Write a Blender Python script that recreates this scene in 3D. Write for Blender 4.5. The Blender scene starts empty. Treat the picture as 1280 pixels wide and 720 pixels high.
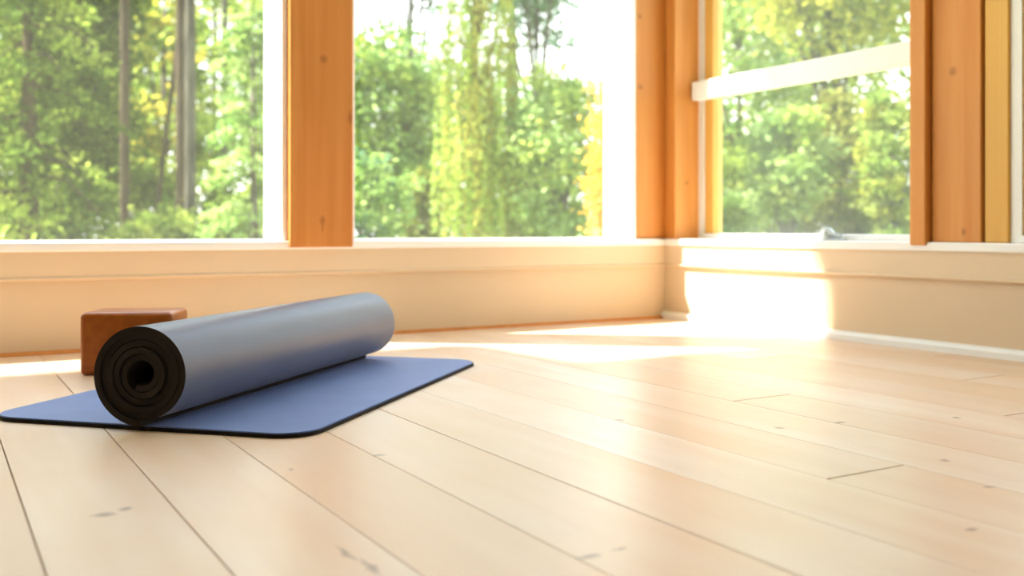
import bpy, bmesh, math, random
import numpy as np
from mathutils import Vector, Matrix

S = 0.23                       # one drawing unit in metres (the lens stands this high above the floor)
XR, YB = 7.146, 8.68           # inner faces of the right wall and of the back wall, drawing units
YAW = 0.535
SC = bpy.context.scene
COL = SC.collection
random.seed(4)
rng = np.random.default_rng(11)


def lin(r, g, b):
    f = lambda c: (c / 12.92 if c <= .04045 else ((c + .055) / 1.055) ** 2.4)
    return (f(r / 255), f(g / 255), f(b / 255), 1.0)


# ------------------------------------------------------------------ helpers
def tag(o, label=None, cat=None, group=None, kind=None):
    if label: o['label'] = label
    if cat: o['category'] = cat
    if group: o['group'] = group
    if kind: o['kind'] = kind
    return o


def empty(name, loc=(0, 0, 0), rz=0.0):
    o = bpy.data.objects.new(name, None)
    o.empty_display_size = .05
    COL.objects.link(o)
    o.location = loc
    o.rotation_euler = (0, 0, rz)
    return o


def link(name, me, mats, parent=None, loc=None):
    o = bpy.data.objects.new(name, me)
    COL.objects.link(o)
    for m in (mats if isinstance(mats, (list, tuple)) else [mats]):
        me.materials.append(m)
    if parent: o.parent = parent
    if loc: o.location = loc
    return o


def obj(name, bm, mats, parent=None, loc=None, smooth=False):
    me = bpy.data.meshes.new(name)
    bm.normal_update()
    bm.to_mesh(me)
    bm.free()
    if smooth:
        for p in me.polygons: p.use_smooth = True
    return link(name, me, mats, parent, loc)


def box(bm, x0, x1, y0, y1, z0, z1, bev=0.0, seg=2, mi=0):
    """axis-aligned box in drawing units"""
    t = bmesh.new()
    bmesh.ops.create_cube(t, size=1)
    for v in t.verts:
        v.co = Vector(((x0 + x1) / 2 + v.co.x * (x1 - x0), (y0 + y1) / 2 + v.co.y * (y1 - y0),
                       (z0 + z1) / 2 + v.co.z * (z1 - z0))) * S
    if bev:
        bmesh.ops.bevel(t, geom=t.edges[:], offset=bev * S, segments=seg, affect='EDGES', profile=.5)
    for f in t.faces:
        f.material_index = mi
        f.smooth = False
    me = bpy.data.meshes.new('t')
    t.to_mesh(me); t.free()
    bm.from_mesh(me)
    bpy.data.meshes.remove(me)


def prism(bm, outline, lo, hi, axis):
    """closed 2-D outline swept along an axis: 'x' -> outline is (y,z); 'y' -> (x,z); 'z' -> (x,y)"""
    def P(a, b, t):
        return {'x': (t, a, b), 'y': (a, t, b), 'z': (a, b, t)}[axis]
    A = [bm.verts.new(Vector(P(a, b, lo)) * S) for a, b in outline]
    B = [bm.verts.new(Vector(P(a, b, hi)) * S) for a, b in outline]
    n = len(outline)
    for i in range(n):
        bm.faces.new((A[i], A[(i + 1) % n], B[(i + 1) % n], B[i]))
    bm.faces.new(A[::-1]); bm.faces.new(B)
    bmesh.ops.recalc_face_normals(bm, faces=bm.faces[:])


# ------------------------------------------------------------------ materials
def newmat(name):
    m = bpy.data.materials.new(name)
    m.use_nodes = True
    nt = m.node_tree
    nt.nodes.clear()
    out = nt.nodes.new('ShaderNodeOutputMaterial')
    return m, nt, out


def N(nt, typ, ins=None, **kw):
    n = nt.nodes.new(typ)
    for k, v in kw.items(): setattr(n, k, v)
    for k, v in (ins or {}).items():
        if isinstance(v, bpy.types.NodeSocket): nt.links.new(v, n.inputs[k])
        else: n.inputs[k].default_value = v
    return n


def mixc(nt, fac, a, b, mode='MIX'):
    n = nt.nodes.new('ShaderNodeMix')
    n.data_type = 'RGBA'; n.blend_type = mode
    for s, v in ((n.inputs[0], fac), (n.inputs[6], a), (n.inputs[7], b)):
        if isinstance(v, bpy.types.NodeSocket): nt.links.new(v, s)
        else: s.default_value = v
    return n.outputs[2]


def math_(nt, op, a, b=0.0, c=None, clamp=False):
    n = nt.nodes.new('ShaderNodeMath'); n.operation = op; n.use_clamp = clamp
    for s, v in zip(n.inputs, (a, b, c if c is not None else 0.0)):
        if isinstance(v, bpy.types.NodeSocket): nt.links.new(v, s)
        else: s.default_value = v
    return n.outputs[0]


def maprange(nt, v, a, b, c, d):
    n = N(nt, 'ShaderNodeMapRange', {0: v, 1: a, 2: b, 3: c, 4: d})
    return n.outputs[0]


def principled(nt, out, **kw):
    p = nt.nodes.new('ShaderNodeBsdfPrincipled')
    names = dict(color='Base Color', rough='Roughness', spec='Specular IOR Level', metal='Metallic',
                 sheen='Sheen Weight', sheenr='Sheen Roughness', normal='Normal', coat='Coat Weight', coatr='Coat Roughness')
    for k, v in kw.items():
        s = p.inputs[names[k]]
        if isinstance(v, bpy.types.NodeSocket): nt.links.new(v, s)
        else: s.default_value = v
    nt.links.new(p.outputs[0], out.inputs[0])
    return p


def knot_mask(nt, co, knots):
    """sum of soft elliptical spots, knots = [(centre xyz in drawing units, radii xyz)]"""
    tot = None
    for c, r in knots:
        sub = N(nt, 'ShaderNodeVectorMath', {0: co, 1: [a * S for a in c]}, operation='SUBTRACT')
        sc = N(nt, 'ShaderNodeVectorMath', {0: sub.outputs[0], 1: [1 / (a * S) for a in r]}, operation='MULTIPLY')
        ln = N(nt, 'ShaderNodeVectorMath', {0: sc.outputs[0]}, operation='LENGTH').outputs['Value']
        k = N(nt, 'ShaderNodeMapRange', {0: ln, 1: .3, 2: 1.0, 3: 1.0, 4: 0.0})
        tot = k.outputs[0] if tot is None else math_(nt, 'MAXIMUM', tot, k.outputs[0])
    return tot


def paint(name, col, rough=.5, spec=.4, var=.06, scale=6):
    m, nt, out = newmat(name)
    co = N(nt, 'ShaderNodeTexCoord').outputs['Object']
    no = N(nt, 'ShaderNodeTexNoise', {'Vector': co, 'Scale': scale, 'Detail': 3}).outputs['Fac']
    dark = tuple(c * (1 - 2 * var) for c in col[:3]) + (1,)
    c = mixc(nt, no, dark, col)
    bn = N(nt, 'ShaderNodeTexNoise', {'Vector': co, 'Scale': 180, 'Detail': 2}).outputs['Fac']
    bump = N(nt, 'ShaderNodeBump', {'Height': bn, 'Strength': .04, 'Distance': .002}).outputs[0]
    principled(nt, out, color=c, rough=rough, spec=spec, normal=bump)
    return m


def pine(name, col, dark, knots=(), rough=.45):
    m, nt, out = newmat(name)
    co = N(nt, 'ShaderNodeTexCoord').outputs['Object']
    mp = N(nt, 'ShaderNodeMapping', {'Vector': co, 'Scale': (38, 38, 1.6)}).outputs[0]
    n1 = N(nt, 'ShaderNodeTexNoise', {'Vector': mp, 'Scale': 1.0, 'Detail': 5, 'Distortion': .6}).outputs['Fac']
    f = maprange(nt, n1, .3, .75, 0, 1)
    c = mixc(nt, f, dark, col)
    n2 = N(nt, 'ShaderNodeTexNoise', {'Vector': co, 'Scale': 3.0, 'Detail': 2}).outputs['Fac']
    c = mixc(nt, maprange(nt, n2, .35, .7, 0, .3), c, tuple(a * .75 for a in col[:3]) + (1,))
    if knots:
        k = knot_mask(nt, co, knots)
        c = mixc(nt, math_(nt, 'MULTIPLY', k, .5), c, lin(120, 58, 18))
    principled(nt, out, color=c, rough=rough, spec=.35)
    return m


M = {}
M['white'] = paint('white_vinyl', lin(250, 249, 246), .35, .5, .01)
M['wall'] = paint('cream_wall_paint', lin(226, 202, 170), .55, .25, .025)
M['apron'] = paint('cream_apron_paint', lin(230, 206, 174), .42, .3, .02)
M['shade'] = paint('darkened_wall_paint', lin(176, 160, 140), .6, .2, .03)  # unseen walls darkened to cut their bounce light
M['ceiling'] = paint('white_ceiling_paint', lin(245, 240, 230), .8, .2, .02)
M['sun_stop'] = paint('grey_sun_stop', lin(110, 105, 100), .8, .2, .1)

PC, PD = lin(218, 146, 74), lin(198, 120, 50)
M['pine_mid'] = pine('pine_middle_post', PC, PD, [
    ((3.10, 8.59, 2.55), (.05, .2, .05)), ((3.36, 8.59, 2.03), (.035, .2, .08)), ((3.09, 8.59, 1.08), (.035, .2, .06)),
    ((3.09, 8.59, 1.02), (.012, .2, .07))])
M['pine_corner'] = pine('pine_corner_post', lin(228, 158, 82), lin(210, 134, 60), [
    ((6.80, 8.68, 2.58), (.05, .2, .04)), ((6.79, 8.68, 3.36), (.04, .2, .04)), ((7.30, 8.486, 1.52), (.03, .2, .03))])
M['pine_right'] = pine('pine_right_post', lin(226, 158, 84), lin(212, 136, 62), [
    ((7.14, 5.05, 2.28), (.2, .045, .05)), ((7.14, 4.94, .98), (.2, .03, .04))])
M['pine_pale'] = pine('pale_pine_stile', lin(238, 190, 104), lin(226, 170, 80))
M['pine_beam'] = pine('pine_head_beam', PC, PD)


def floor_mat():
    m, nt, out = newmat('varnished_maple_planks')
    co = N(nt, 'ShaderNodeTexCoord').outputs['Object']
    tint = N(nt, 'ShaderNodeAttribute', attribute_name='tint').outputs['Fac']
    off = N(nt, 'ShaderNodeCombineXYZ', {0: math_(nt, 'MULTIPLY', tint, 17), 1: math_(nt, 'MULTIPLY', tint, 31), 2: 0.0}).outputs[0]
    v = N(nt, 'ShaderNodeVectorMath', {0: co, 1: off}, operation='ADD').outputs[0]
    mp = N(nt, 'ShaderNodeMapping', {'Vector': v, 'Scale': (26, 2.2, 1)}).outputs[0]
    g = N(nt, 'ShaderNodeTexNoise', {'Vector': mp, 'Scale': 1.0, 'Detail': 5, 'Distortion': .3}).outputs['Fac']
    mp2 = N(nt, 'ShaderNodeMapping', {'Vector': v, 'Scale': (7, 3, 1)}).outputs[0]
    b = N(nt, 'ShaderNodeTexNoise', {'Vector': mp2, 'Scale': 1.0, 'Detail': 3}).outputs['Fac']
    base = mixc(nt, tint, lin(226, 192, 160), lin(245, 229, 215))
    c = mixc(nt, maprange(nt, g, .25, .9, 0, .55), base, lin(216, 174, 132))
    c = mixc(nt, maprange(nt, b, .35, .8, 0, .75), c, lin(230, 188, 146))
    K = [((.532, 3.704, 0), (.05, .035, 1)), ((.604, 3.742, 0), (.028, .03, 1)), ((1.11, 2.88, 0), (.014, .10, 1)),
         ((1.125, 2.72, 0), (.018, .10, 1)), ((3.123, 4.159, 0), (.03, .04, 1)), ((1.74, 2.47, 0), (.05, .02, 1)),
         ((1.86, 2.48, 0), (.04, .015, 1)), ((3.69, 3.581, 0), (.03, .04, 1)), ((3.79, 2.72, 0), (.03, .03, 1)),
         ((2.992, 2.043, 0), (.03, .025, 1)), ((4.065, 3.526, 0), (.05, .03, 1)), ((1.72, 4.05, 0), (.035, .02, 1)),
         ((4.7, 3.3, 0), (.04, .03, 1)), ((3.55, 2.35, 0), (.03, .02, 1)), ((1.30, 4.0, 0), (.012, .03, 1))]
    wob = N(nt, 'ShaderNodeTexNoise', {'Vector': co, 'Scale': 60.0, 'Detail': 2}).outputs['Color']
    wv = N(nt, 'ShaderNodeVectorMath', {0: wob, 1: (.5, .5, .5)}, operation='SUBTRACT').outputs[0]
    wv = N(nt, 'ShaderNodeVectorMath', {0: wv, 'Scale': .012}, operation='SCALE').outputs[0]
    cw = N(nt, 'ShaderNodeVectorMath', {0: co, 1: wv}, operation='ADD').outputs[0]
    k = knot_mask(nt, cw, K)
    c = mixc(nt, math_(nt, 'MULTIPLY', k, .62), c, lin(112, 70, 38))
    rn = N(nt, 'ShaderNodeTexNoise', {'Vector': co, 'Scale': 9.0, 'Detail': 3}).outputs['Fac']
    rough = maprange(nt, rn, .2, .8, .3, .38)
    bh = N(nt, 'ShaderNodeBump', {'Height': g, 'Strength': .012, 'Distance': .002}).outputs[0]
    principled(nt, out, color=c, rough=rough, spec=.6, normal=bh)
    return m


M['floor'] = floor_mat()
M['seam'] = paint('dark_seam', lin(128, 84, 56), .9, .05, .05)


def rubber(name, col, rough=.7, spec=.3, sheen=.0, fine=700):
    m, nt, out = newmat(name)
    co = N(nt, 'ShaderNodeTexCoord').outputs['Object']
    n = N(nt, 'ShaderNodeTexNoise', {'Vector': co, 'Scale': fine, 'Detail': 2}).outputs['Fac']
    n2 = N(nt, 'ShaderNodeTexNoise', {'Vector': co, 'Scale': 14, 'Detail': 3}).outputs['Fac']
    c = mixc(nt, maprange(nt, n2, .3, .7, 0, 1), tuple(a * .88 for a in col[:3]) + (1,), col)
    bump = N(nt, 'ShaderNodeBump', {'Height': n, 'Strength': .15, 'Distance': .0006}).outputs[0]
    principled(nt, out, color=c, rough=rough, spec=spec, sheen=sheen, sheenr=.5, normal=bump)
    return m


M['blue'] = rubber('blue_grey_mat_face', lin(84, 89, 110), .42, .55, .1)
M['bluebed'] = rubber('blue_mat_face', lin(96, 120, 178), .55, .4, .1)
M['black'] = rubber('black_mat_rubber', lin(30, 25, 21), .75, .2)
M['coil'] = rubber('dark_mat_coil', lin(42, 35, 30), .8, .2)
M['metal'] = None


def cork():
    m, nt, out = newmat('brown_cork_block')
    co = N(nt, 'ShaderNodeTexCoord').outputs['Object']
    n = N(nt, 'ShaderNodeTexNoise', {'Vector': co, 'Scale': 90, 'Detail': 4}).outputs['Fac']
    c = mixc(nt, maprange(nt, n, .35, .65, 0, 1), lin(150, 74, 4), lin(164, 86, 8))
    bump = N(nt, 'ShaderNodeBump', {'Height': n, 'Strength': .06, 'Distance': .001}).outputs[0]
    principled(nt, out, color=c, rough=.3, spec=.4, normal=bump)
    return m


M['cork'] = cork()


def glass(name, haze):
    m, nt, out = newmat(name)
    tr = N(nt, 'ShaderNodeBsdfTransparent', {'Color': (.97, .985, .975, 1)})
    gl = N(nt, 'ShaderNodeBsdfGlossy', {'Color': (1, 1, 1, 1), 'Roughness': .02})
    lw = N(nt, 'ShaderNodeLayerWeight', {'Blend': .12}).outputs['Fresnel']
    f = math_(nt, 'MULTIPLY', lw, .55, clamp=True)
    mx = N(nt, 'ShaderNodeMixShader', {0: f, 1: tr.outputs[0], 2: gl.outputs[0]})
    # a translucent veil mixed into the pane, standing in for haze over the view
    haze_bsdf = N(nt, 'ShaderNodeBsdfTranslucent', {'Color': (.95, .93, .78, 1)})
    mx = N(nt, 'ShaderNodeMixShader', {0: haze, 1: mx.outputs[0], 2: haze_bsdf.outputs[0]})
    nt.links.new(mx.outputs[0], out.inputs[0])
    return m


M['glass'] = glass('window_glass', .015)
M['glass_right'] = glass('window_glass_right', .05)


def leafmat():
    m, nt, out = newmat('leaves')
    c = N(nt, 'ShaderNodeAttribute', attribute_name='leaf_colour').outputs['Color']
    d = N(nt, 'ShaderNodeBsdfDiffuse', {'Color': c})
    tcol = mixc(nt, .5, c, (1.0, .95, .45, 1), 'MULTIPLY')
    bright = N(nt, 'ShaderNodeHueSaturation', {'Value': 1.5, 'Color': tcol}).outputs[0]
    t = N(nt, 'ShaderNodeBsdfTranslucent', {'Color': bright})
    mx = N(nt, 'ShaderNodeMixShader', {0: .45, 1: d.outputs[0], 2: t.outputs[0]})
    nt.links.new(mx.outputs[0], out.inputs[0])
    return m


M['leaf'] = leafmat()


def bark(name, a, b):
    m, nt, out = newmat(name)
    co = N(nt, 'ShaderNodeTexCoord').outputs['Object']
    mp = N(nt, 'ShaderNodeMapping', {'Vector': co, 'Scale': (18, 18, 3)}).outputs[0]
    n = N(nt, 'ShaderNodeTexNoise', {'Vector': mp, 'Scale': 1.0, 'Detail': 5}).outputs['Fac']
    c = mixc(nt, maprange(nt, n, .35, .65, 0, 1), a, b)
    principled(nt, out, color=c, rough=.9, spec=.1)
    return m


M['bark_red'] = bark('red_brown_bark', lin(48, 38, 32), lin(78, 62, 52))
M['bark_grey'] = bark('grey_bark', lin(44, 40, 36), lin(92, 86, 78))
M['bark_olive'] = bark('olive_bark', lin(84, 74, 36), lin(118, 104, 54))


def groundmat():
    m, nt, out = newmat('forest_floor')
    co = N(nt, 'ShaderNodeTexCoord').outputs['Object']
    n = N(nt, 'ShaderNodeTexNoise', {'Vector': co, 'Scale': 1.5, 'Detail': 6}).outputs['Fac']
    c = mixc(nt, maprange(nt, n, .35, .65, 0, 1), lin(88, 104, 44), lin(134, 142, 70))
    principled(nt, out, color=c, rough=.95, spec=.1)
    return m


M['ground'] = groundmat()


# ------------------------------------------------------------------ room shell
X0, Y0, ZC = -5.0, -5.0, 9.5

# floor: planks with real gaps over a dark bed, one mesh
def build_floor():
    bm = bmesh.new()
    lay = bm.faces.layers.float.new('tint')
    box(bm, X0, XR + .02, Y0, YB + .02, -.16, -.02, mi=1)
    W = .467
    joints = {6: [2.752], 8: [4.282], 9: [6.9], 4: [7.3, .9], 2: [1.2], 0: [7.9, 1.6], 1: [.3], 3: [1.0], 5: [6.2], 7: [1.1, 7.6],
              10: [3.2], 11: [5.6], 12: [4.1], 13: [6.4], 14: [5.0]}
    tints = {-1: .55, 0: .85, 1: .95, 2: .45, 3: .8, 4: .95, 5: 1.0, 6: .7, 7: .9, 8: .55, 9: .8, 10: .4}
    strong = {0: .0055, 1: .0062, 2: .004, 3: .0045, 4: .0075, 5: .003, 6: .0025, 8: .006, 9: .005, 10: .005}
    for k in range(-12, 16):
        x0 = .295 + W * k
        x1 = x0 + W
        if x0 > XR: break
        g0 = strong.get(k, .005) / 2; g1 = strong.get(k + 1, .005) / 2
        js = sorted(joints.get(k, [random.uniform(-3, 2), random.uniform(4, 8)]))
        ys = [Y0] + js + [YB]
        for i in range(len(ys) - 1):
            a = ys[i] + (.006 if i else 0); b = ys[i + 1] - (.006 if i + 2 < len(ys) else 0)
            n0 = len(bm.faces)
            box(bm, x0 + g0, min(x1 - g1, XR), a, b, -.04, 0, bev=.0012, seg=1)
            bm.faces.ensure_lookup_table()
            t = tints.get(k, random.random())
            t = min(1, max(0, t + (random.uniform(-.3, .1) if i != 0 and k != 6 else 0)))
            for f in bm.faces[n0:]: f[lay] = t
    o = obj('floor', bm, [M['floor'], M['seam']])
    tag(o, 'pale varnished maple plank floor', kind='structure')


build_floor()


def struct(name, bm, m, label, parent=None, smooth=False):
    o = obj(name, bm, m, parent, smooth=smooth)
    tag(o, label, kind='structure')
    return o


ZS0, ZS1 = .82, .895           # window sill underside / top
bm = bmesh.new()
box(bm, X0, XR + .7, YB, YB + .6, -.16, .80)
box(bm, X0, -3.9, YB, YB + .6, .80, ZC)
struct('wall_back', bm, M['wall'], 'low cream wall under the two windows behind the mat')
bm = bmesh.new()
box(bm, XR, XR + .6, Y0, YB + .6, -.16, .80)
box(bm, XR, XR + .6, Y0, .9, .80, ZC)
struct('wall_right', bm, M['wall'], 'low cream wall on the right under the white-railed window')
bm = bmesh.new(); box(bm, X0 - .5, X0, Y0, YB + .6, -.16, ZC)
struct('wall_left', bm, M['shade'], 'cream wall far left of the view')
bm = bmesh.new(); box(bm, X0, XR + .6, Y0 - .5, Y0, -.16, ZC)
struct('wall_rear', bm, M['shade'], 'cream wall behind the viewer')
bm = bmesh.new(); box(bm, X0 - .5, XR + .7, Y0 - .5, YB + .7, ZC, ZC + .4)
struct('ceiling', bm, M['ceiling'], 'flat white ceiling')

# apron boards under the sills with a rounded bead at their lower edge
def apron_profile(face, sgn):
    # (offset from wall, z) pairs; sgn = -1 towards the room
    pts = [(0, .585), (.018, .585), (.034, .59), (.042, .60), (.042, .608), (.030, .618), (.022, .622), (.022, .83), (0, .83)]
    return [(face + sgn * a, z) for a, z in pts]


bm = bmesh.new(); prism(bm, apron_profile(YB, -1), X0, XR - .0, 'x')
struct('trim_1', bm, M['apron'], 'cream apron board with bead under the back window sill')
bm = bmesh.new(); prism(bm, apron_profile(XR, -1), Y0, YB, 'y')
struct('trim_2', bm, M['apron'], 'cream apron board with bead under the right window sill')

# sills
bm = bmesh.new(); box(bm, X0, XR + .6, YB - .045, YB + .62, ZS0, ZS1, bev=.012)
struct('trim_3', bm, M['white'], 'white window sill along the back wall')
bm = bmesh.new(); box(bm, XR - .045, XR + .62, Y0, YB - .046, ZS0, ZS1, bev=.012)
struct('trim_4', bm, M['white'], 'white window sill along the right wall')

# skirting: white on the right wall; strip imitating the gap shadow on the back
bm = bmesh.new()
prism(bm, [(XR, 0), (XR - .055, 0), (XR - .055, .05), (XR - .04, .072), (XR, .082)], Y0, YB, 'y')
struct('baseboard_right', bm, M['white'], 'narrow white baseboard along the right wall')
bm = bmesh.new()
prism(bm, [(YB, 0), (YB - .035, 0), (YB - .032, .012), (YB - .018, .024), (YB, .03)], X0, XR - .055, 'x')
struct('shadow_strip_back', bm, M['pine_mid'], 'thin strip standing in for the shadow line along the back wall')

# timber posts
def post(name, m, label, *boxes, bev=.012):
    bm = bmesh.new()
    for b in boxes: box(bm, *b, bev=bev)
    return struct(name, bm, m, label)


ZH = 8.2
post('trim_5', M['pine_mid'], 'orange pine post between the two back windows', (2.788, 3.386, YB - .085, YB + .6, .838, ZH))
post('trim_6', M['pine_corner'], 'orange pine corner post at the end of the back wall', (6.74, XR + .6, YB + .0, YB + .6, ZS1, ZH))
post('trim_7', M['pine_corner'], 'light pine corner post at the end of the right wall', (XR, 7.47, 8.486, YB - .002, ZS1, ZH), (XR - .02, XR + .01, 8.478, 8.51, ZS1, ZH), bev=.008)
post('trim_8', M['pine_right'], 'pine casing board proud of the right wall post', (XR - .065, XR + .5, 5.258, 5.412, .868, ZH))
post('trim_9', M['pine_right'], 'wide pine post in the right wall with a round knot', (XR + .0, XR + .6, 4.966, 5.246, ZS1, ZH), (XR - .02, XR + .6, 4.79, 4.966, ZS1, ZH), bev=.009)
post('trim_10', M['pine_pale'], 'pale yellow pine stile right of the wide post', (XR + .0, XR + .6, 4.572, 4.772, ZS1, ZH), bev=.01)
post('trim_11', M['pine_mid'], 'pine post at the left end of the back windows', (-3.9, -3.3, YB - .085, YB + .6, .838, ZH))
post('trim_12', M['pine_right'], 'pine post at the near end of the right wall', (XR - .065, XR + .6, .9, 1.4, .868, ZH))
post('trim_13', M['pine_beam'], 'pine head beam over the back windows', (-3.9, XR + .6, YB - .1, YB + .6, ZH, ZC))
post('trim_14', M['pine_beam'], 'pine head beam over the right windows', (XR - .08, XR + .6, .9, YB - .1, ZH, ZC))

# windows: white frame (jambs, sill rail, head) with a single pane
def window_back(name, xa, xb, label, jr):
    root = empty(name); tag(root, label, kind='structure')
    bm = bmesh.new()
    box(bm, xa, xa + .06, YB + .02, YB + .55, ZS1, ZH, bev=.008)
    box(bm, xb - jr, xb, YB - .0, YB + .55, ZS1, ZH, bev=.008)
    box(bm, xa + .06, xb - jr, YB + .34, YB + .55, ZS1, ZS1 + .012, bev=.004)
    box(bm, xa + .06, xb - jr, YB + .35, YB + .55, ZH - .12, ZH, bev=.008)
    obj('window_frame', bm, M['white'], root)
    bm = bmesh.new()
    box(bm, xa + .05, xb - jr + .01, YB + .38, YB + .392, ZS1 + .006, ZH - .1)
    obj('pane', bm, M['glass'], root)
    return root


window_back('window_1', -3.3, 2.788, 'large white-framed back window on the left with dark trunks outside', .05)
window_back('window_2', 3.386, 6.74, 'white-framed back window between post and corner', .045)


def window_right(name, ya, yb, label, XR):
    root = empty(name); tag(root, label, kind='structure')
    bm = bmesh.new()
    box(bm, XR + .33, XR + .55, ya, ya + .06, ZS1, ZH, bev=.006)
    box(bm, XR + .325, XR + .55, yb - .095, yb, ZS1, ZH, bev=.006)
    box(bm, XR + .30, XR + .55, ya + .06, yb - .095, ZS1, ZS1 + .058, bev=.010)
    box(bm, XR + .30, XR + .55, ya + .06, yb - .095, ZH - .12, ZH, bev=.008)
    obj('window_frame', bm, M['white'], root)
    bm = bmesh.new()
    box(bm, XR + .335, XR + .48, yb - .225, yb - .097, ZS1 + .058, ZH - .12, bev=.006)
    o = obj('stile', bm, M['pine_pale'], root); tag(o, 'pale wooden sash stile')
    bm = bmesh.new()
    box(bm, XR + .40, XR + .412, ya + .05, yb - .21, ZS1 + .05, ZH - .11)
    obj('pane', bm, M['glass_right'], root)
    return root


w3 = window_right('window_3', 5.41, 8.486, 'white-railed right window with crank handle', XR)
bm = bmesh.new(); box(bm, XR + .20, XR + .33, 5.30, 8.462, 2.44, 2.645, bev=.012)
o = obj('transom_rail', bm, M['white'], w3)
window_right('window_4', 1.4, 4.572, 'right window at the far right edge of the view', XR - .30)

# crank handle on the bottom rail of window_3: plate, hub, folded arm and knob
def lathe(bm, prof, c, axis=Vector((0, 0, 1)), n=20):
    q = axis.to_track_quat('Z', 'Y').to_matrix()
    rings = []
    for r, z in prof:
        rings.append([bm.verts.new((Vector(c) + q @ Vector((r * math.cos(2 * math.pi * i / n), r * math.sin(2 * math.pi * i / n), z))) * S) for i in range(n)])
    for a, b in zip(rings, rings[1:]):
        for i in range(n):
            bm.faces.new((a[i], a[(i + 1) % n], b[(i + 1) % n], b[i]))
    bm.faces.new(rings[0][::-1]); bm.faces.new(rings[-1])


mm, nt, out = newmat('white_metal_handle')
cco = N(nt, 'ShaderNodeTexCoord').outputs['Object']
cn = N(nt, 'ShaderNodeTexNoise', {'Vector': cco, 'Scale': 120.0}).outputs['Fac']
principled(nt, out, color=mixc(nt, cn, lin(170, 176, 174), lin(196, 200, 197)), rough=.25, metal=.2)
M['metal'] = mm
CX, CY, CZ = XR + .22, 6.52, ZS1
bm = bmesh.new()
box(bm, CX - .04, CX + .06, CY - .17, CY + .10, CZ, CZ + .018, bev=.008)
lathe(bm, [(.07, 0), (.072, .03), (.062, .07), (.04, .098), (.012, .108)], (CX, CY + .02, CZ + .015))
ch = obj('crank_handle', bm, M['metal'], w3, smooth=False); tag(ch, 'small metal crank handle')
bm = bmesh.new()
pts = [(CX - .01, CY + .0, CZ + .085), (CX - .015, CY - .05, CZ + .07), (CX - .02, CY - .10, CZ + .05), (CX - .02, CY - .145, CZ + .04)]
prev = None
for p, r in zip(pts, (.036, .03, .022, .018)):
    ring = [bm.verts.new(Vector((p[0] + r * math.cos(a), p[1], p[2] + r * .7 * math.sin(a))) * S) for a in np.linspace(0, 2 * math.pi, 10, endpoint=False)]
    if prev:
        for i in range(10): bm.faces.new((prev[i], prev[(i + 1) % 10], ring[(i + 1) % 10], ring[i]))
    else: bm.faces.new(ring)
    prev = ring
bm.faces.new(prev[::-1])
bmesh.ops.recalc_face_normals(bm, faces=bm.faces[:])
bmesh.ops.create_uvsphere(bm, u_segments=12, v_segments=8, radius=.026 * S, matrix=Matrix.Translation(Vector((CX - .02, CY - .15, CZ + .042)) * S))
obj('crank_arm', bm, M['metal'], ch, smooth=True)

# unseen overhang added to trim the sun (deep on the left, shallower towards the corner)
bm = bmesh.new()
prism(bm, [(YB + .6, ZC), (YB + .6, ZC + .4), (YB + 3.4, 9.4), (YB + 3.4, 9.0)], -11, -1.9, 'x')
prism(bm, [(YB + .6, ZC), (YB + .6, ZC + .4), (YB + 1.4, 8.4), (YB + 1.4, 7.95)], -1.9, XR + 1.5, 'x')
struct('trim_sun_stop', bm, M['sun_stop'], 'unseen grey overhang added above the back windows to trim the sun')

# ------------------------------------------------------------------ mats and block
U = Vector((.72, .694, 0)).normalized(); V = Vector((U.y, -U.x, 0))
FR = Vector((1.532, 4.509, 0))
WID, LEN = 1.86, 2.80


def rounded(w, l, rad, n=8):
    """outline in (v,u): v from -w to 0, u from 0 to l"""
    out = []
    for cx, cy, a0 in ((-rad, rad, -90), (-rad, l - rad, 0), (-w + rad, l - rad, 90), (-w + rad, rad, 180)):
        for i in range(n + 1):
            a = math.radians(a0 + 90 * i / n)
            out.append((cx + rad * math.cos(a), cy + rad * math.sin(a)))
    return out


def slab(w, l, rad, z0, z1, inset=0.0, bev=0.0):
    bm = bmesh.new()
    o = rounded(w, l, rad)
    cx, cy = -w / 2, l / 2
    pts = []
    for v, u in o:
        v2 = cx + (v - cx) * (1 - 2 * inset / w); u2 = cy + (u - cy) * (1 - 2 * inset / l)
        pts.append(FR + V * v2 + U * u2 - ORG)
    A = [bm.verts.new(Vector((p.x, p.y, z0)) * S) for p in pts]
    B = [bm.verts.new(Vector((p.x, p.y, z1)) * S) for p in pts]
    n = len(pts)
    for i in range(n): bm.faces.new((A[i], A[(i + 1) % n], B[(i + 1) % n], B[i]))
    bm.faces.new(A[::-1]); top = bm.faces.new(B)
    bmesh.ops.recalc_face_normals(bm, faces=bm.faces[:])
    if bev:
        bmesh.ops.bevel(bm, geom=list(top.edges), offset=bev * S, segments=2, affect='EDGES')
    return bm


ORG = FR + V * (-WID / 2) + U * (LEN / 2)
TH = .026
mat = empty('exercise_mat', ORG * S)
tag(mat, 'blue flat exercise mat with black edge spread on the wooden floor', 'mat')
b = obj('base_layer', slab(WID, LEN, .19, 0.0005, .020), M['black'], mat); tag(b, 'black rubber underside and edge')
b = obj('top_layer', slab(WID, LEN, .19, .020, TH, .004, .003), M['bluebed'], mat); tag(b, 'blue upper face')

# the rolled mat: a spiral strip swept along its axis
R_OUT, R_IN, PITCH = .257, .080, .035
roll_base = FR + V * (-.905) + U * -.01 + Vector((.008, -.045, 0))
ROLL_L = 2.72
roll = empty('rolled_yoga_mat', (Vector((roll_base.x, roll_base.y, TH)) * S))
tag(roll, 'blue-grey rolled-up yoga mat with dark spiral ends lying on the flat mat', 'yoga mat')


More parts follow.
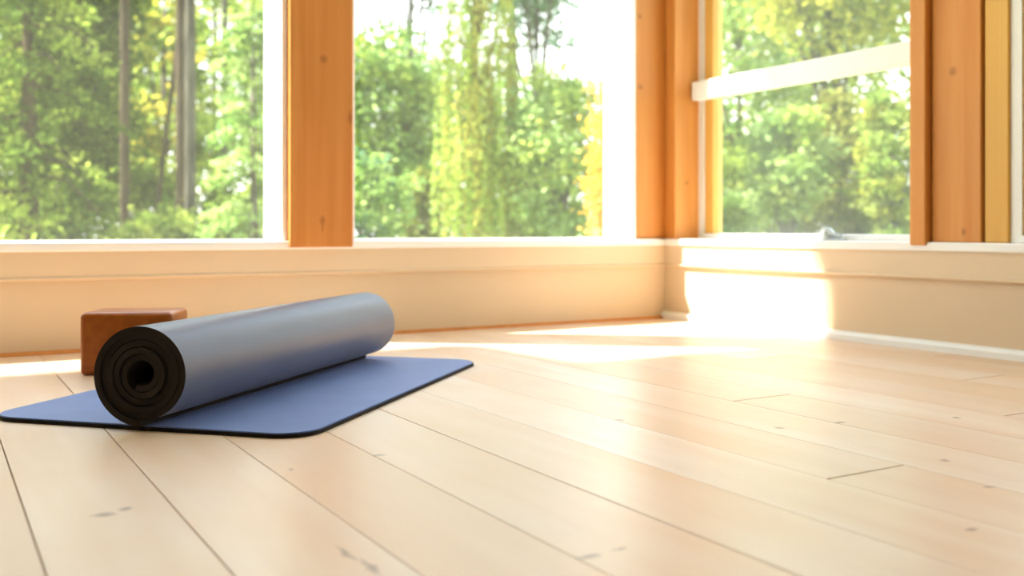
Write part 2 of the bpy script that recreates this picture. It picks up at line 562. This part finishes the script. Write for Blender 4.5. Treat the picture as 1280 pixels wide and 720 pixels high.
def spiral(th0, th1, thick, n_ax=24, wav=.004, rfun=None):
    bm = bmesh.new()
    K = max(24, int((th1 - th0) / (2 * math.pi) * 64))
    rows = []
    for i in range(K + 1):
        th = th0 + (th1 - th0) * i / K
        r = R_OUT - PITCH * (TH_END - th) / (2 * math.pi)
        # each turn sits a hair in or out at the ends, as a hand-rolled mat does
        s0 = wav * math.sin(th * .61 + .7)
        row = []
        for j in range(n_ax + 1):
            s = s0 + (ROLL_L - 2 * s0) * j / n_ax + .12 * r * math.cos(th) * (1 - j / n_ax)
            if j == 0: pass
            for rr in (r, r - thick):
                p = V * (rr * math.cos(th)) + Vector((0, 0, R_OUT + rr * math.sin(th))) + U * s
                row.append(bm.verts.new(p * S))
        rows.append(row)
    for a, b_ in zip(rows, rows[1:]):
        for j in range(n_ax):
            o0, i0, o1, i1 = 2 * j, 2 * j + 1, 2 * j + 2, 2 * j + 3
            bm.faces.new((a[o0], b_[o0], b_[o1], a[o1])).material_index = 0
            bm.faces.new((a[i0], a[i1], b_[i1], b_[i0])).material_index = 1
        e = 2 * n_ax
        bm.faces.new((a[0], a[1], b_[1], b_[0])).material_index = 1
        bm.faces.new((a[e], b_[e], b_[e + 1], a[e + 1])).material_index = 1
    for row in (rows[0], rows[-1]):
        for j in range(n_ax):
            bm.faces.new((row[2 * j], row[2 * j + 1], row[2 * j + 3], row[2 * j + 2])).material_index = 1
    bmesh.ops.recalc_face_normals(bm, faces=bm.faces[:])
    return bm


TURNS = (R_OUT - R_IN) / PITCH
TH_END = math.radians(-91)                     # the free edge lies underneath, against the flat mat
T0 = TH_END - 2 * math.pi * TURNS
TM = TH_END - 2 * math.pi * 1.0
o = obj('outer_layer', spiral(TM, TH_END, PITCH * .97), [M['blue'], M['coil']], roll)
tag(o, 'blue-grey outermost turn')
for p in o.data.polygons: p.use_smooth = p.material_index == 0
o.data.set_sharp_from_angle(angle=.6)
o = obj('inner_coil', spiral(T0, TM, PITCH * .84, 6, wav=.009), [M['coil'], M['coil']], roll)
tag(o, 'dark inner turns around a hollow core')

# block
def block():
    bm = bmesh.new()
    w, d, h = .62, .44, .43
    bmesh.ops.create_cube(bm, size=1)
    for v in bm.verts: v.co = Vector((v.co.x * w, v.co.y * d, (v.co.z + .5) * h)) * S
    bmesh.ops.bevel(bm, geom=bm.edges[:], offset=.036 * S, segments=5, affect='EDGES', profile=.5)
    c = (Vector((.872, 7.20, 0)) + Vector((1.625, 7.334, 0))) / 2
    c = c * 1.011
    ang = math.atan2(6.947 - 7.213, 1.429 - .892)
    o = obj('yoga_block', bm, M['cork'], None, loc=c * S, smooth=True)
    o.rotation_euler = (0, 0, ang)
    tag(o, 'brown rounded yoga block standing on the floor behind the rolled mat', 'yoga block')


block()

# ------------------------------------------------------------------ outdoors
F_PX = 1232.0


def outside(px, dist):
    """ground point (metres) in the direction of a picture column, at a given distance along the view axis"""
    r = (px - 640) / F_PX * dist
    s, c = math.sin(YAW), math.cos(YAW)
    return Vector((dist * s + r * c, dist * c - r * s, GZ))


def zat(py, dist):
    return .23 + (286.7 - py) / F_PX * dist


GZ = -.45
bm = bmesh.new()
vs = [bm.verts.new((x, y, GZ)) for x, y in ((-60, -40), (80, -40), (80, 80), (-60, 80))]
bm.faces.new(vs)
struct('ground', bm, M['ground'], 'grassy forest floor outside the windows')


def leaf_mesh(C, size, cols, droop=.0, aspect=.55):
    """pointed leaves at points C; random orientation; returns mesh with per-face colour"""
    n = len(C)
    a = rng.normal(size=(n, 3)); a[:, 2] = a[:, 2] * .6 - droop
    a /= np.linalg.norm(a, axis=1, keepdims=True)
    b = rng.normal(size=(n, 3)); b -= a * np.sum(a * b, 1, keepdims=True)
    b /= np.linalg.norm(b, axis=1, keepdims=True)
    s = (size * rng.uniform(.65, 1.35, n))[:, None]
    P = np.stack([C - a * s * .5, C + b * s * .5 * aspect - a * s * .05, C + a * s * .5, C - b * s * .5 * aspect - a * s * .05], 1).reshape(-1, 3)
    me = bpy.data.meshes.new('foliage')
    me.vertices.add(4 * n); me.loops.add(4 * n); me.polygons.add(n)
    me.vertices.foreach_set('co', P.ravel().astype(np.float32))
    me.loops.foreach_set('vertex_index', np.arange(4 * n, dtype=np.int32))
    me.polygons.foreach_set('loop_start', np.arange(0, 4 * n, 4, dtype=np.int32))
    me.update(calc_edges=True)
    at = me.attributes.new('leaf_colour', 'FLOAT_COLOR', 'FACE')
    c4 = np.ones((n, 4), np.float32); c4[:, :3] = cols
    at.data.foreach_set('color', c4.ravel())
    me.validate()
    return me


def tube(bm, pts, rad, n=10):
    prev = None
    for i, p in enumerate(pts):
        p = Vector(p)
        d = (Vector(pts[min(i + 1, len(pts) - 1)]) - Vector(pts[max(i - 1, 0)])).normalized()
        q = d.to_track_quat('Z', 'Y').to_matrix()
        ring = [bm.verts.new(p + q @ Vector((rad[i] * math.cos(2 * math.pi * k / n), rad[i] * math.sin(2 * math.pi * k / n), 0))) for k in range(n)]
        if prev:
            for k in range(n): bm.faces.new((prev[k], prev[(k + 1) % n], ring[(k + 1) % n], ring[k]))
        prev = ring
    bm.faces.new(prev)


def pal(cols, n, w=None, jit=.12):
    A = np.array([lin(*c)[:3] for c in cols])
    A = A * LEAF[0]
    i = rng.choice(len(A), n, p=w)
    return np.clip(A[i] * rng.uniform(1 - jit, 1 + jit, (n, 1)), 0, 1)


def make_tree(name, label, cat, loc, C, cols, size, barkm, trunk, branches=(), group=None, droop=0.0, aspect=.55):
    t = empty(name, loc); tag(t, label, cat, group)
    bm = bmesh.new()
    for pts, rad in [trunk] + list(branches): tube(bm, pts, rad)
    obj('trunk', bm, barkm, t, smooth=True)
    me = leaf_mesh(C, size, cols, droop, aspect)
    link('foliage', me, M['leaf'], t)
    return t


def crown_points(n_cl, per, centre, rad, cl, lo=.35, flat=.7):
    """clusters of leaves scattered through an ellipsoid shell"""
    d = rng.normal(size=(n_cl, 3)); d /= np.linalg.norm(d, axis=1, keepdims=True)
    r = rng.uniform(lo, 1, (n_cl, 1)) ** .6
    cc = np.array(centre) + d * r * np.array(rad)
    P = cc[:, None, :] + rng.normal(size=(n_cl, per, 3)) * np.array([cl, cl, cl * flat])
    return P.reshape(-1, 3), np.repeat(np.arange(n_cl), per), cc


def broadleaf(px, dist, top, bottom, halfw_px, cols, leaf, label, name='broadleaf_tree', cat='tree', n_cl=60, per=70, barkm='bark_grey',
              trunk_r=.07, w=None, group=None, cl=None, flat=.7):
    """crown between picture rows top..bottom (may run out of view) at this distance"""
    loc = outside(px, dist)
    z1, z0 = zat(top, dist) - GZ, max(.12, zat(bottom, dist) - GZ)
    hw = halfw_px / F_PX * dist
    c = (0, 0, (z0 + z1) / 2); rad = (hw * .88, hw * .88, (z1 - z0) / 2 * .9)
    cl = cl or hw * .17
    P, ci, cc = crown_points(n_cl, per, c, rad, cl, flat=flat)
    P[:, 2] = np.maximum(P[:, 2], .03)
    base = pal(cols, n_cl, w, .1)[ci]
    C = np.clip(base * rng.uniform(.8, 1.2, (len(P), 1)), 0, 1)
    br = []
    for k in rng.choice(n_cl, min(9, n_cl), replace=False):
        e = cc[k]; z = min(max(.2, e[2] * .45), z1 * .6)
        br.append(([(0, 0, z), (e[0] * .5, e[1] * .5, (z + e[2]) / 2 + .05), tuple(e)], [trunk_r * .45, trunk_r * .3, trunk_r * .12]))
    tr = ([(0, 0, -.05), (.03, .02, z1 * .3), (0, .03, z1 * .6), (.02, 0, z1 * .9)], [trunk_r * 1.2, trunk_r, trunk_r * .7, trunk_r * .25])
    return make_tree(name, label, cat, loc, P, C, leaf, M[barkm], tr, br, group)


def sprays(px, dist, top, bottom, halfw_px, cols, leaf, label, name='conifer_tree', n_br=50, per=90, barkm='bark_red', trunk_r=.08, droop=.5,
           taper=.5, w=None, group=None):
    """conifer with drooping feathery branches"""
    loc = outside(px, dist)
    z1, z0 = zat(top, dist) - GZ, max(.1, zat(bottom, dist) - GZ)
    hw = halfw_px / F_PX * dist
    Ps, Cs, br = [], [], []
    for i in range(n_br):
        h = z0 + (z1 - z0) * (i + rng.random()) / n_br
        L = hw * (1 - taper * (h - z0) / (z1 - z0)) * rng.uniform(.7, 1.1)
        az = rng.uniform(0, 2 * math.pi)
        t = rng.uniform(.12, 1, per)
        dirv = np.array([math.cos(az), math.sin(az), 0]); side = np.array([-math.sin(az), math.cos(az), 0])
        p = np.array([0, 0, h]) + dirv * (t * L)[:, None]
        p[:, 2] -= droop * L * t ** 1.8 - .12 * L * t
        wd = L * .20 * (1 - .55 * t)
        p += side * (rng.normal(size=per) * wd)[:, None]
        p[:, 2] -= np.abs(rng.normal(size=per)) * wd * .7
        p[:, 2] = np.maximum(p[:, 2], .03)
        Ps.append(p)
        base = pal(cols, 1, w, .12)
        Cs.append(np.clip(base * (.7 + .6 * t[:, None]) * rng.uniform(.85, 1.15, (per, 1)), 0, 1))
        if i % 3 == 0:
            br.append(([(0, 0, h), tuple(np.array([0, 0, h]) + dirv * L * .5 - np.array([0, 0, .06 * L])),
                        tuple(np.array([0, 0, h]) + dirv * L * .9 - np.array([0, 0, droop * L * .7]))], [trunk_r * .25, trunk_r * .16, trunk_r * .06]))
    tr = ([(0, 0, -.05), (.01, .01, z1 * .35), (0, 0, z1 * .7), (0, 0, z1 * 1.02)], [trunk_r * 1.15, trunk_r, trunk_r * .7, trunk_r * .15])
    return make_tree(name, label, 'tree', loc, np.concatenate(Ps), np.concatenate(Cs), leaf, M[barkm], tr, br, group, droop=.6, aspect=.45)


def weeping(px, dist, top, halfw_px, cols, leaf, label, n_st=150, per=80, trunk_r=.07):
    loc = outside(px, dist)
    z1 = zat(top, dist) - GZ
    hw = halfw_px / F_PX * dist
    Ps, Cs, br = [], [], []
    for i in range(n_st):
        az = rng.uniform(0, 2 * math.pi); r = hw * rng.uniform(.15, 1) ** .7
        ht = z1 * rng.uniform(.3, 1.0)
        ln = min(ht - .05, z1 * rng.uniform(.25, .6))
        t = rng.random(per)
        p = np.stack([np.full(per, r * math.cos(az)), np.full(per, r * math.sin(az)), ht - t * ln], 1)
        p[:, :2] *= (1 + .12 * t)[:, None]
        p += rng.normal(size=(per, 3)) * hw * .05
        p[:, 2] = np.maximum(p[:, 2], .03)
        Ps.append(p)
        Cs.append(np.clip(pal(cols, 1, None, .15) * rng.uniform(.8, 1.2, (per, 1)), 0, 1))
        if i % 4 == 0:
            br.append(([(0, 0, ht * .8), (r * .6 * math.cos(az), r * .6 * math.sin(az), ht * 1.0), (r * math.cos(az), r * math.sin(az), ht * .95)],
                       [trunk_r * .3, trunk_r * .2, trunk_r * .08]))
    tr = ([(0, 0, -.05), (.02, 0, z1 * .3), (-.02, .02, z1 * .65), (0, 0, z1 * .97)], [trunk_r * 1.3, trunk_r, trunk_r * .8, trunk_r * .3])
    return make_tree('weeping_tree', label, 'tree', loc, np.concatenate(Ps), np.concatenate(Cs), leaf, M['bark_olive'], tr, br, droop=1.4, aspect=.35)


def tall_trunk(px, dist, wpx, label, barkm, height=8.0, lean=0.0, crown=(90, 120, 60), nb=26):
    """forest tree whose crown starts far above the view"""
    loc = outside(px, dist)
    r = wpx / 2 / F_PX * dist
    P, ci, cc = crown_points(nb, 45, (lean * height, 0, height * .86), (.5, .5, height * .12), .12)
    C = np.clip(pal([crown], nb)[ci] * rng.uniform(.8, 1.2, (len(P), 1)), 0, 1)
    br = [([(lean * height * .7, 0, height * .7), tuple((cc[k] + np.array([0, 0, height * .7])) / 2), tuple(cc[k])], [r * .4, r * .25, r * .1]) for k in range(6)]
    tr = ([(0, 0, -.05), (lean * height * .3, 0, height * .3), (lean * height * .6, .02, height * .6), (lean * height, 0, height * .95)], [r * 1.08, r, r * .9, r * .4])
    return make_tree('pine_tree', label, 'tree', loc, P, C, .12, M[barkm], tr, br)


LEAF = [.5]
G_DARK = [(86, 106, 42), (108, 126, 54), (72, 92, 38), (130, 142, 64)]
G_MID = [(118, 144, 62), (142, 164, 76), (100, 124, 54), (168, 182, 92)]
G_MINT = [(146, 178, 104), (168, 198, 124), (128, 164, 90), (184, 208, 138)]
G_YEL = [(206, 196, 84), (222, 206, 96), (176, 180, 76), (160, 168, 74)]
G_LIME = [(168, 190, 92), (186, 206, 110), (148, 176, 84), (204, 216, 126)]
G_BLUE = [(96, 134, 110), (118, 152, 126), (84, 118, 98)]

# --- through the left window
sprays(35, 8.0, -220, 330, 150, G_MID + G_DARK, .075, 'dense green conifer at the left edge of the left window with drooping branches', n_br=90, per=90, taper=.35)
broadleaf(92, 12.5, -120, 330, 88, G_DARK + G_MID[:2], .11, 'dark green leafy tree behind the thin red-brown trunk', n_cl=170, per=80)
broadleaf(30, 15, -160, 330, 110, G_DARK, .16, 'darkest tree deep behind the drooping conifer', n_cl=80, per=60)
tall_trunk(156, 9.5, 11, 'thin red-brown tree trunk in the left window', 'bark_red')
tall_trunk(238, 9.0, 13, 'straight grey-brown tree trunk in the left window', 'bark_grey')
tall_trunk(226, 11.5, 12, 'dark trunk close behind the straight grey-brown one', 'bark_red')
tall_trunk(184, 12.0, 6, 'thin leaning trunk in front of the yellow-lit bush', 'bark_red', lean=.12)
tall_trunk(281, 13.0, 9, 'pale trunk half hidden by the mint green feathery tree', 'bark_grey')
broadleaf(205, 17, -60, 330, 62, G_YEL + G_LIME[:2] + G_MID[:2], .17, 'yellow-lit tree between the two dark trunks', n_cl=60, per=50)
broadleaf(268, 21, -150, 330, 70, G_LIME + G_MID, .17, 'light green tree far behind the grey trunks', n_cl=70, per=50)
broadleaf(140, 24, -250, 330, 90, G_DARK + G_MID, .24, 'tall dark tree far behind the thin red-brown trunk', n_cl=90, per=55)
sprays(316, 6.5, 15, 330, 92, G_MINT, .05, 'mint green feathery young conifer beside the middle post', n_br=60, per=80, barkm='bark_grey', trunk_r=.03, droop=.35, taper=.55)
broadleaf(360, 12, -100, 330, 90, G_MID + G_MINT[:2], .11, 'green tree hidden partly by the middle post', n_cl=80, per=60)

broadleaf(70, 10.5, 205, 330, 75, G_MID + G_DARK[:2], .08, 'low green thicket under the drooping conifer', name='bush', cat='bush', n_cl=60, per=70, trunk_r=.02)
broadleaf(185, 13.5, 190, 330, 70, G_MID + G_LIME[:1], .1, 'low sunlit thicket at the foot of the leaning trunk', name='bush', cat='bush', n_cl=60, per=60, trunk_r=.02)
broadleaf(262, 12, 225, 330, 55, G_MID + G_MINT[:1], .08, 'low green thicket behind the grey trunks', name='bush', cat='bush', n_cl=50, per=60, trunk_r=.02)

broadleaf(60, 34, -200, 330, 230, G_DARK + G_MID[:2], .34, 'wide dark tree farthest behind the left window', n_cl=170, per=60, trunk_r=.15)

LEAF[0] = .62
LEAF[0] = .5
broadleaf(215, 8.6, 262, 330, 70, G_MID, .06, 'lowest green bush at the foot of the straight grey-brown trunk', name='bush', cat='bush', n_cl=60, per=60, trunk_r=.015)
broadleaf(316, 8.6, 232, 330, 50, G_MID + G_MINT[:1], .06, 'low green bush behind the mint green feathery conifer', name='bush', cat='bush', n_cl=60, per=60, trunk_r=.015)
LEAF[0] = .62
# --- through the middle window
broadleaf(462, 7.0, 185, 330, 62, G_MINT + G_BLUE[:1], .05, 'bluish mint bush low beside the middle post', name='bush', cat='bush', n_cl=50, per=70, trunk_r=.02)
broadleaf(480, 12, 0, 330, 88, G_MINT + G_LIME[:2], .10, 'pale green tree above the bluish mint bush', n_cl=150, per=65)
broadleaf(530, 9.5, 195, 330, 42, [(130, 138, 62), (112, 122, 52), (150, 156, 76)], .07, 'olive bush left of the weeping tree', name='bush', cat='bush', n_cl=40, per=60, trunk_r=.02)
weeping(594, 9.0, -60, 50, G_LIME + [(190, 186, 92), (170, 166, 78)], .06, 'yellow-green weeping tree in the middle window')
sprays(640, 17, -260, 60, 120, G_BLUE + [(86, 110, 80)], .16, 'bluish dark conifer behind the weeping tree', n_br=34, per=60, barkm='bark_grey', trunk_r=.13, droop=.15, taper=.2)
broadleaf(515, 14, -200, 42, 62, [(80, 104, 60), (96, 124, 76), (220, 208, 96)], .11, 'high dark crown hanging into the top of the middle window', n_cl=50, per=50, trunk_r=.05)
broadleaf(672, 15, -150, 48, 80, G_BLUE + [(96, 124, 76)], .11, 'high bluish crown hanging into the top of the middle window near the corner', n_cl=60, per=55, trunk_r=.06)
broadleaf(700, 9.0, 65, 330, 78, G_LIME + G_MINT, .07, 'light green round tree right of the weeping tree', n_cl=90, per=75)
broadleaf(655, 14, 130, 330, 60, G_MINT, .1, 'pale tree in the gap behind the weeping tree', n_cl=50, per=50)
broadleaf(764, 6.5, 70, 330, 26, [(236, 186, 84), (244, 202, 100), (220, 180, 70)], .04, 'golden yellow shrub at the right end of the middle window', name='shrub', cat='shrub', n_cl=90, per=60, trunk_r=.015, cl=.05)
broadleaf(590, 24, 60, 330, 190, G_MINT + G_LIME, .2, 'wide hazy tree farthest behind the middle window', n_cl=110, per=50, trunk_r=.15)

LEAF[0] = .46
# --- through the right window
broadleaf(1050, 9.0, -180, 115, 110, [(206, 206, 84), (222, 220, 104), (186, 194, 80), (170, 184, 80)], .08, 'yellow-green crown at the top of the right window', n_cl=110, per=75)
broadleaf(925, 11, -120, 330, 105, G_LIME + G_MINT, .09, 'pale green tall tree at the left of the right window', n_cl=120, per=70)
broadleaf(905, 7.5, 175, 330, 55, G_MINT + G_MID[:2], .055, 'mint green bush low beside the corner posts', name='bush', cat='bush', n_cl=50, per=70, trunk_r=.02)
broadleaf(985, 8.0, 125, 285, 62, G_LIME + G_MINT, .065, 'light green bush under the white transom rail', name='bush', cat='bush', n_cl=60, per=70, trunk_r=.03)
broadleaf(1048, 8.6, 110, 330, 60, [(134, 136, 62), (150, 152, 72), (116, 116, 52), (162, 164, 86)], .065, 'olive brown tree in the middle of the right window', n_cl=70, per=75, barkm='bark_olive', trunk_r=.09)
broadleaf(1118, 7.6, 95, 330, 50, G_LIME + G_YEL[2:], .06, 'yellow-green bush left of the wide right post', name='bush', cat='bush', n_cl=60, per=70, trunk_r=.03)
broadleaf(1010, 18, -150, 330, 170, G_LIME + G_MID[:2], .16, 'wide light green tree farthest behind the right window', n_cl=130, per=55, trunk_r=.15)
broadleaf(1300, 8.0, -150, 330, 80, G_YEL + G_LIME, .08, 'yellow tree outside the window at the far right edge', n_cl=90, per=60)

broadleaf(960, 12, 215, 330, 60, G_MID + G_MINT[:1], .08, 'low green thicket far under the transom rail', name='bush', cat='bush', n_cl=60, per=60, trunk_r=.02)
broadleaf(1090, 12, 205, 330, 70, G_MID, .08, 'low green thicket behind the olive brown tree', name='bush', cat='bush', n_cl=70, per=60, trunk_r=.02)
broadleaf(650, 13, 220, 330, 90, G_MID + G_LIME[:1], .08, 'low green thicket behind the light green round tree', name='bush', cat='bush', n_cl=80, per=60, trunk_r=.02)

# ------------------------------------------------------------------ light
w = bpy.data.worlds.new('sky'); SC.world = w; w.use_nodes = True
nt = w.node_tree; nt.nodes.clear()
out = nt.nodes.new('ShaderNodeOutputWorld')
geo = N(nt, 'ShaderNodeTexCoord').outputs['Generated']
sep = N(nt, 'ShaderNodeSeparateXYZ', {0: geo}).outputs[2]
f = maprange(nt, sep, 0.0, .7, 0, 1)
c = mixc(nt, f, (1.0, .985, .95, 1), (.62, .78, 1.0, 1))
bg = N(nt, 'ShaderNodeBackground', {'Color': c, 'Strength': 3.4})
nt.links.new(bg.outputs[0], out.inputs[0])

sun = bpy.data.lights.new('sun', 'SUN'); sun.energy = 34.0; sun.color = (1.0, .95, .86); sun.angle = math.radians(1.2)
so = bpy.data.objects.new('sun', sun); COL.objects.link(so)
so.rotation_euler = Vector((1.28, -1.0, -2.0)).to_track_quat('-Z', 'Y').to_euler()
so.location = (-4, 6, 7)

la = bpy.data.lights.new('fill_light', 'AREA'); la.shape = 'RECTANGLE'; la.size = 1.3; la.size_y = 1.3; la.energy = 7; la.color = (.86, .92, 1.0)  # unseen soft fill added above the mats to lift their tops
lo = bpy.data.objects.new('fill_light', la); COL.objects.link(lo); lo.location = (.1, 1.35, 2.12)

# ------------------------------------------------------------------ camera
cam = bpy.data.cameras.new('camera')
cam.sensor_width = 36; cam.lens = 36 * F_PX / 1280
cam.shift_y = -(360 - 286.7) / 1280
cam.clip_start = .02; cam.clip_end = 300
cam.dof.use_dof = True; cam.dof.focus_distance = 5.3 * S; cam.dof.aperture_fstop = 4.5
co = bpy.data.objects.new('camera', cam); COL.objects.link(co)
co.location = (0, 0, S)
co.rotation_euler = (math.radians(90), 0, -YAW)
SC.camera = co

SC.view_settings.view_transform = 'Standard'
SC.view_settings.look = 'None'
SC.view_settings.exposure = 0.25
SC.cycles.use_denoising = True
SC.cycles.max_bounces = 12
SC.cycles.transparent_max_bounces = 16
SC.cycles.sample_clamp_indirect = 8
